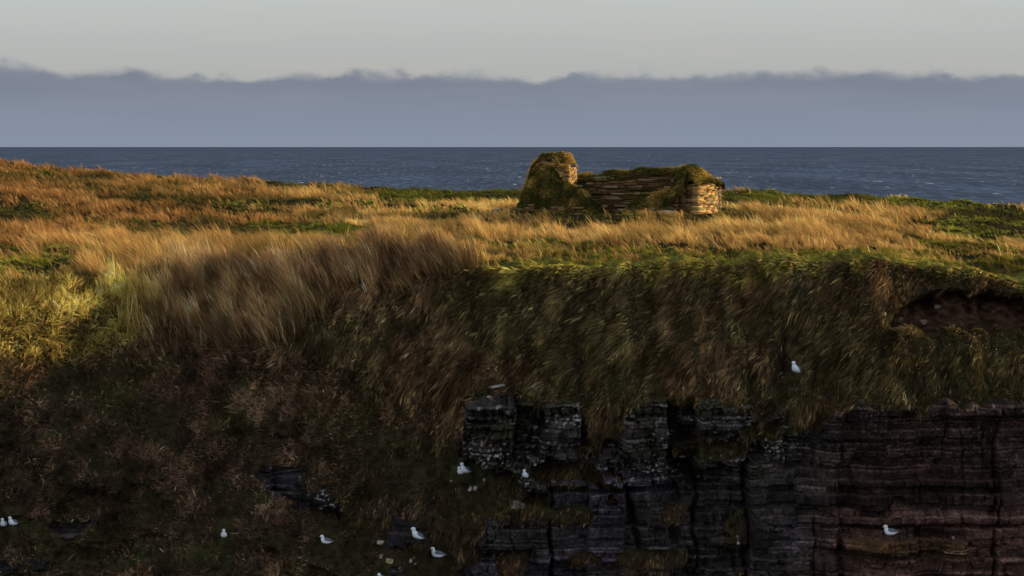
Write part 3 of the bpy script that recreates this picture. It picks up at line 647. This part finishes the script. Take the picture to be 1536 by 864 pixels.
def loft(name, spine, mat, parent, seg=16):
    spine = np.array(spine, float); t = np.gradient(spine[:, :3], axis=0); t = unit(t); Vs = []
    for k, s in enumerate(spine):
        sidev = np.array([0, 1., 0]); upv = np.cross(t[k], sidev); upv /= np.linalg.norm(upv)
        an = np.arange(seg)/seg*2*math.pi
        Vs.append(s[:3]+np.outer(np.cos(an), sidev)*s[3]+np.outer(np.sin(an), upv)*s[4])
    Vs = np.concatenate(Vs); n = len(spine); q = []
    for k in range(n-1):
        for j in range(seg): q.append((k*seg+j, k*seg+(j+1) % seg, (k+1)*seg+(j+1) % seg, (k+1)*seg+j))
    T = []
    c0 = len(Vs); Vs = np.vstack([Vs, spine[0, :3], spine[-1, :3]])
    for j in range(seg): T.append((c0, (j+1) % seg, j)); T.append((c0+1, (n-1)*seg+j, (n-1)*seg+(j+1) % seg))
    o = make_mesh(name, Vs, T=T, Q=q, mat=mat, parent=parent, smooth=True); return o
def sm_spine(pts, m=5):
    pts = np.array(pts, float); n = len(pts); out = []
    for i in range(n-1):
        p0, p1, p2, p3 = pts[max(i-1, 0)], pts[i], pts[i+1], pts[min(i+2, n-1)]
        for k in range(m):
            t = k/m; out.append(.5*((2*p1)+(-p0+p2)*t+(2*p0-5*p1+4*p2-p3)*t*t+(-p0+3*p1-3*p2+p3)*t**3))
    out.append(pts[-1]); out = np.array(out); out[:, 3:] = np.maximum(out[:, 3:], .004); return out
def rot(pt, ang, c=(0.02, .06)):
    x, z = pt[0]-c[0], pt[1]-c[1]; ca, sa = math.cos(ang), math.sin(ang); return (c[0]+x*ca+z*sa, c[1]-x*sa+z*ca)
def bird(i, spec, pos):
    p, y, turn, tilt, scl, neck, lab = spec
    root = empty("seabird", (pos[0], pos[1]-.02, pos[2]+CZ-.005), R(turn)); root.scale = (scl,)*3
    tag(root, lab, "seabird", "seabirds sitting on the cliff")
    ta = R(tilt)
    body = [(.23, .110, .020, .010), (.16, .105, .06, .034), (.08, .100, .098, .078), (-.01, .105, .118, .100), (-.09, .120, .108, .102)]
    P = [(*rot((b[0], b[1]), ta), b[2], b[3]) for b in body]
    lx, lz = P[-1][0], P[-1][1]
    nk = .05+.05*neck
    P += [(lx-.045, lz+nk*.60, .075, .074), (lx-.055, lz+nk*1.05, .050, .053), (lx-.066, lz+nk*1.05+.042, .062, .064), (lx-.112, lz+nk*1.05+.050, .046, .048), (lx-.140, lz+nk*1.05+.042, .015, .016)]
    hx, hz = P[-3][0], P[-3][1]
    loft("body", sm_spine([(a, 0, b, c, d) for a, b, c, d in P]), M_WHITE, root)
    for s in (-1, 1):
        w = [(-.115, .045, .150, .012, .012), (-.07, .070, .160, .046, .048), (.02, .072, .158, .058, .060), (.12, .052, .142, .044, .044), (.20, .030, .128, .020, .022), (.27, .015, .116, .006, .008)]
        ww = []
        for a, b, c, d, e in w:
            q = rot((a, c), ta); ww.append((q[0], b*s, q[1], d, e))
        wo = loft("wing", sm_spine(ww), M_GREY, root, 12)
        t_ = [(.19, .045, .121, .012, .018), (.25, .024, .116, .008, .012), (.30, .010, .110, .003, .004)]
        tt = [(*(lambda q: (q[0], b*s, q[1]))(rot((a, c), ta)), d, e) for a, b, c, d, e in t_]
        loft("wing_tip", sm_spine(tt), M_TIP, wo, 8)
        e = loft("eye", [(hx-.012+dx, s*.059, hz+.008, r_, r_) for dx, r_ in ((-.010, .003), (-.005, .0085), (0, .010), (.005, .0085), (.010, .003))], M_EYE, root, 8)
    loft("beak", sm_spine([(hx-.058, 0, hz+.004, .012, .012), (hx-.078, 0, hz+.002, .009, .010), (hx-.095, 0, hz-.004, .006, .008), (hx-.098, 0, hz-.014, .002, .003)]), M_BEAK, root, 8)
for i, (s, q) in enumerate(zip(BIRDS, BPOS)): bird(i, s, q)

# ------------------------------------------------------------------ sea
def sea_mat():
    m = bpy.data.materials.new("open sea"); t, n, l = nt(m)
    out = n.new('ShaderNodeOutputMaterial'); b = n.new('ShaderNodeBsdfDiffuse'); gl = n.new('ShaderNodeBsdfGlossy'); gl.inputs['Roughness'].default_value = .45; ms = n.new('ShaderNodeMixShader'); ms.inputs[0].default_value = .07; l.new(b.outputs[0], ms.inputs[1]); l.new(gl.outputs[0], ms.inputs[2]); l.new(ms.outputs[0], out.inputs[0])
    g = n.new('ShaderNodeNewGeometry')
    def noise(sx, sy, det, rough=.6):
        mp = n.new('ShaderNodeMapping'); mp.inputs['Scale'].default_value = (sx, sy, 1); mp.inputs['Rotation'].default_value = (0, 0, R(6)); l.new(g.outputs['Position'], mp.inputs[0])
        no = n.new('ShaderNodeTexNoise'); no.inputs['Scale'].default_value = 1; no.inputs['Detail'].default_value = det; no.inputs['Roughness'].default_value = rough; l.new(mp.outputs[0], no.inputs['Vector']); return no
    a = noise(.13, .014, 5, .7); c2 = noise(.010, .0013, 4); c3 = noise(.5, .06, 2)
    mx = n.new('ShaderNodeMath'); mx.operation = 'MULTIPLY_ADD'; l.new(c2.outputs[0], mx.inputs[0]); mx.inputs[1].default_value = .45; l.new(a.outputs[0], mx.inputs[2])
    cr = n.new('ShaderNodeValToRGB'); e = cr.color_ramp.elements
    e[0].position = .60; e[0].color = (.004, .020, .066, 1); e[1].position = .85; e[1].color = (.065, .125, .235, 1)
    k = e.new(.72); k.color = (.014, .044, .108, 1)
    l.new(mx.outputs[0], cr.inputs[0])
    # foam flecks
    fo = noise(.10, .010, 3, .5); fm = n.new('ShaderNodeMapRange'); fm.inputs[1].default_value = .68; fm.inputs[2].default_value = .72; l.new(fo.outputs[0], fm.inputs[0])
    mc = n.new('ShaderNodeMix'); mc.data_type = 'RGBA'; l.new(fm.outputs[0], mc.inputs['Factor']); l.new(cr.outputs[0], mc.inputs['A']); mc.inputs['B'].default_value = (.7, .7, .7, 1)
    l.new(mc.outputs['Result'], b.inputs['Color'])
    return m
s_ = 90000.
tag(make_mesh("sea", [(-s_, -800, 0), (s_, -800, 0), (s_, s_, 0), (-s_, s_, 0)], Q=[(0, 1, 2, 3)], mat=sea_mat()), kind='structure')

# ------------------------------------------------------------------ light
AZ = R(22); EL = R(11)       # sun: to the right and a little beyond, very low
sdir = np.array([math.cos(EL)*math.cos(AZ), math.cos(EL)*math.sin(AZ), math.sin(EL)])
sl = bpy.data.lights.new("sun", 'SUN'); sl.energy = 5.0; sl.angle = R(.5); sl.color = (1.0, .73, .39)
so = bpy.data.objects.new("sun", sl); COL.objects.link(so)
from mathutils import Vector
so.rotation_euler = Vector(-sdir).to_track_quat('-Z', 'Y').to_euler(); so.location = (40, 80, 70)
W = bpy.data.worlds.new("World"); scene.world = W; W.use_nodes = True; t = W.node_tree; n = t.nodes; l = t.links; n.clear()
out = n.new('ShaderNodeOutputWorld'); bg = n.new('ShaderNodeBackground'); l.new(bg.outputs[0], out.inputs[0]); bg.inputs[1].default_value = .1
sky = n.new('ShaderNodeTexSky'); sky.sky_type = 'NISHITA'; sky.sun_disc = False; sky.sun_elevation = EL; sky.sun_rotation = math.pi/2-AZ
tc = n.new('ShaderNodeTexCoord'); sp = n.new('ShaderNodeSeparateXYZ'); l.new(tc.outputs['Generated'], sp.inputs[0])
def vnode(sc, det, rough=.55):
    mp = n.new('ShaderNodeMapping'); mp.inputs['Scale'].default_value = sc; l.new(tc.outputs['Generated'], mp.inputs[0])
    no = n.new('ShaderNodeTexNoise'); no.inputs['Scale'].default_value = 1; no.inputs['Detail'].default_value = det; no.inputs['Roughness'].default_value = rough; l.new(mp.outputs[0], no.inputs['Vector']); return no
def mth(op, a, b, c=None):
    m = n.new('ShaderNodeMath'); m.operation = op
    for i, v in enumerate((a, b, c)):
        if v is None: continue
        if isinstance(v, (int, float)): m.inputs[i].default_value = v
        else: l.new(v, m.inputs[i])
    return m.outputs[0]
def mrange(v, a, b, c=0, d=1, smooth=True):
    m = n.new('ShaderNodeMapRange'); m.interpolation_type = 'SMOOTHSTEP' if smooth else 'LINEAR'
    l.new(v, m.inputs[0]); m.inputs[1].default_value = a; m.inputs[2].default_value = b; m.inputs[3].default_value = c; m.inputs[4].default_value = d; return m.outputs[0]
def mixrgb(f, a, b):
    m = n.new('ShaderNodeMix'); m.data_type = 'RGBA'; l.new(f, m.inputs['Factor'])
    for s, v in (('A', a), ('B', b)):
        if isinstance(v, tuple): m.inputs[s].default_value = (*[q*10 for q in v], 1)
        else: l.new(v, m.inputs[s])
    return m.outputs['Result']
el = sp.outputs['Z']
nz = vnode((26, 26, 60), 2); nz2 = vnode((150, 150, 260), 5, .6)
e2 = mth('MULTIPLY_ADD', nz.outputs[0], .009, el); e2 = mth('MULTIPLY_ADD', nz2.outputs[0], -.0034, e2)
leftb = mrange(sp.outputs['X'], -.160, -.205)
e2 = mth('MULTIPLY_ADD', leftb, -.005, e2)
nz3 = vnode((60, 60, 110), 4, .5)
e2 = mth('MULTIPLY_ADD', mrange(nz3.outputs[0], .45, .75), -.0030, e2); e2 = mth('ADD', e2, -.0016)
wv = mrange(nz.outputs[0], .35, .7)
mask = mth('ADD', mth('MULTIPLY', mrange(e2, .0260, .0290), wv), mth('MULTIPLY', mrange(e2, .0245, .0305), mth('SUBTRACT', 1.0, wv)))
soft = mrange(nz2.outputs[0], .35, .75)
bank = mixrgb(mrange(el, 0, .028), (.238, .283, .368), (.203, .230, .290))
var = vnode((9, 9, 90), 4); bank = mixrgb(mrange(var.outputs[0], .35, .75, 0, .45), bank, (.262, .290, .35))
upper = mixrgb(mrange(el, .024, .062), (.44, .452, .438), (.52, .555, .54))
pk = vnode((14, 14, 120), 3); upper = mixrgb(mrange(pk.outputs[0], .45, .75, 0, .35), upper, (.52, .49, .45))
low = mixrgb(mask, bank, upper)
low = mixrgb(mrange(el, .07, .25), low, (.90, .92, .94))  # brighter sky band above the view, added to lift ambient light
full = mixrgb(mrange(el, .35, .95), low, sky.outputs[0])
l.new(full, bg.inputs[0])

# ------------------------------------------------------------------ camera
cam = bpy.data.cameras.new("camera"); cam.sensor_width = 36; cam.lens = 36*F/1536; cam.clip_end = 200000; cam.clip_start = 1
co = bpy.data.objects.new("camera", cam); COL.objects.link(co); co.location = (0, 0, CZ)
co.rotation_euler = (R(90)-math.atan(213/F)+.0004*0, 0, 0)
scene.camera = co
scene.view_settings.view_transform = 'Standard'; scene.view_settings.look = 'None'; scene.view_settings.exposure = 0; scene.view_settings.gamma = 1
scene.cycles.max_bounces = 6; scene.cycles.diffuse_bounces = 3; scene.cycles.transmission_bounces = 3
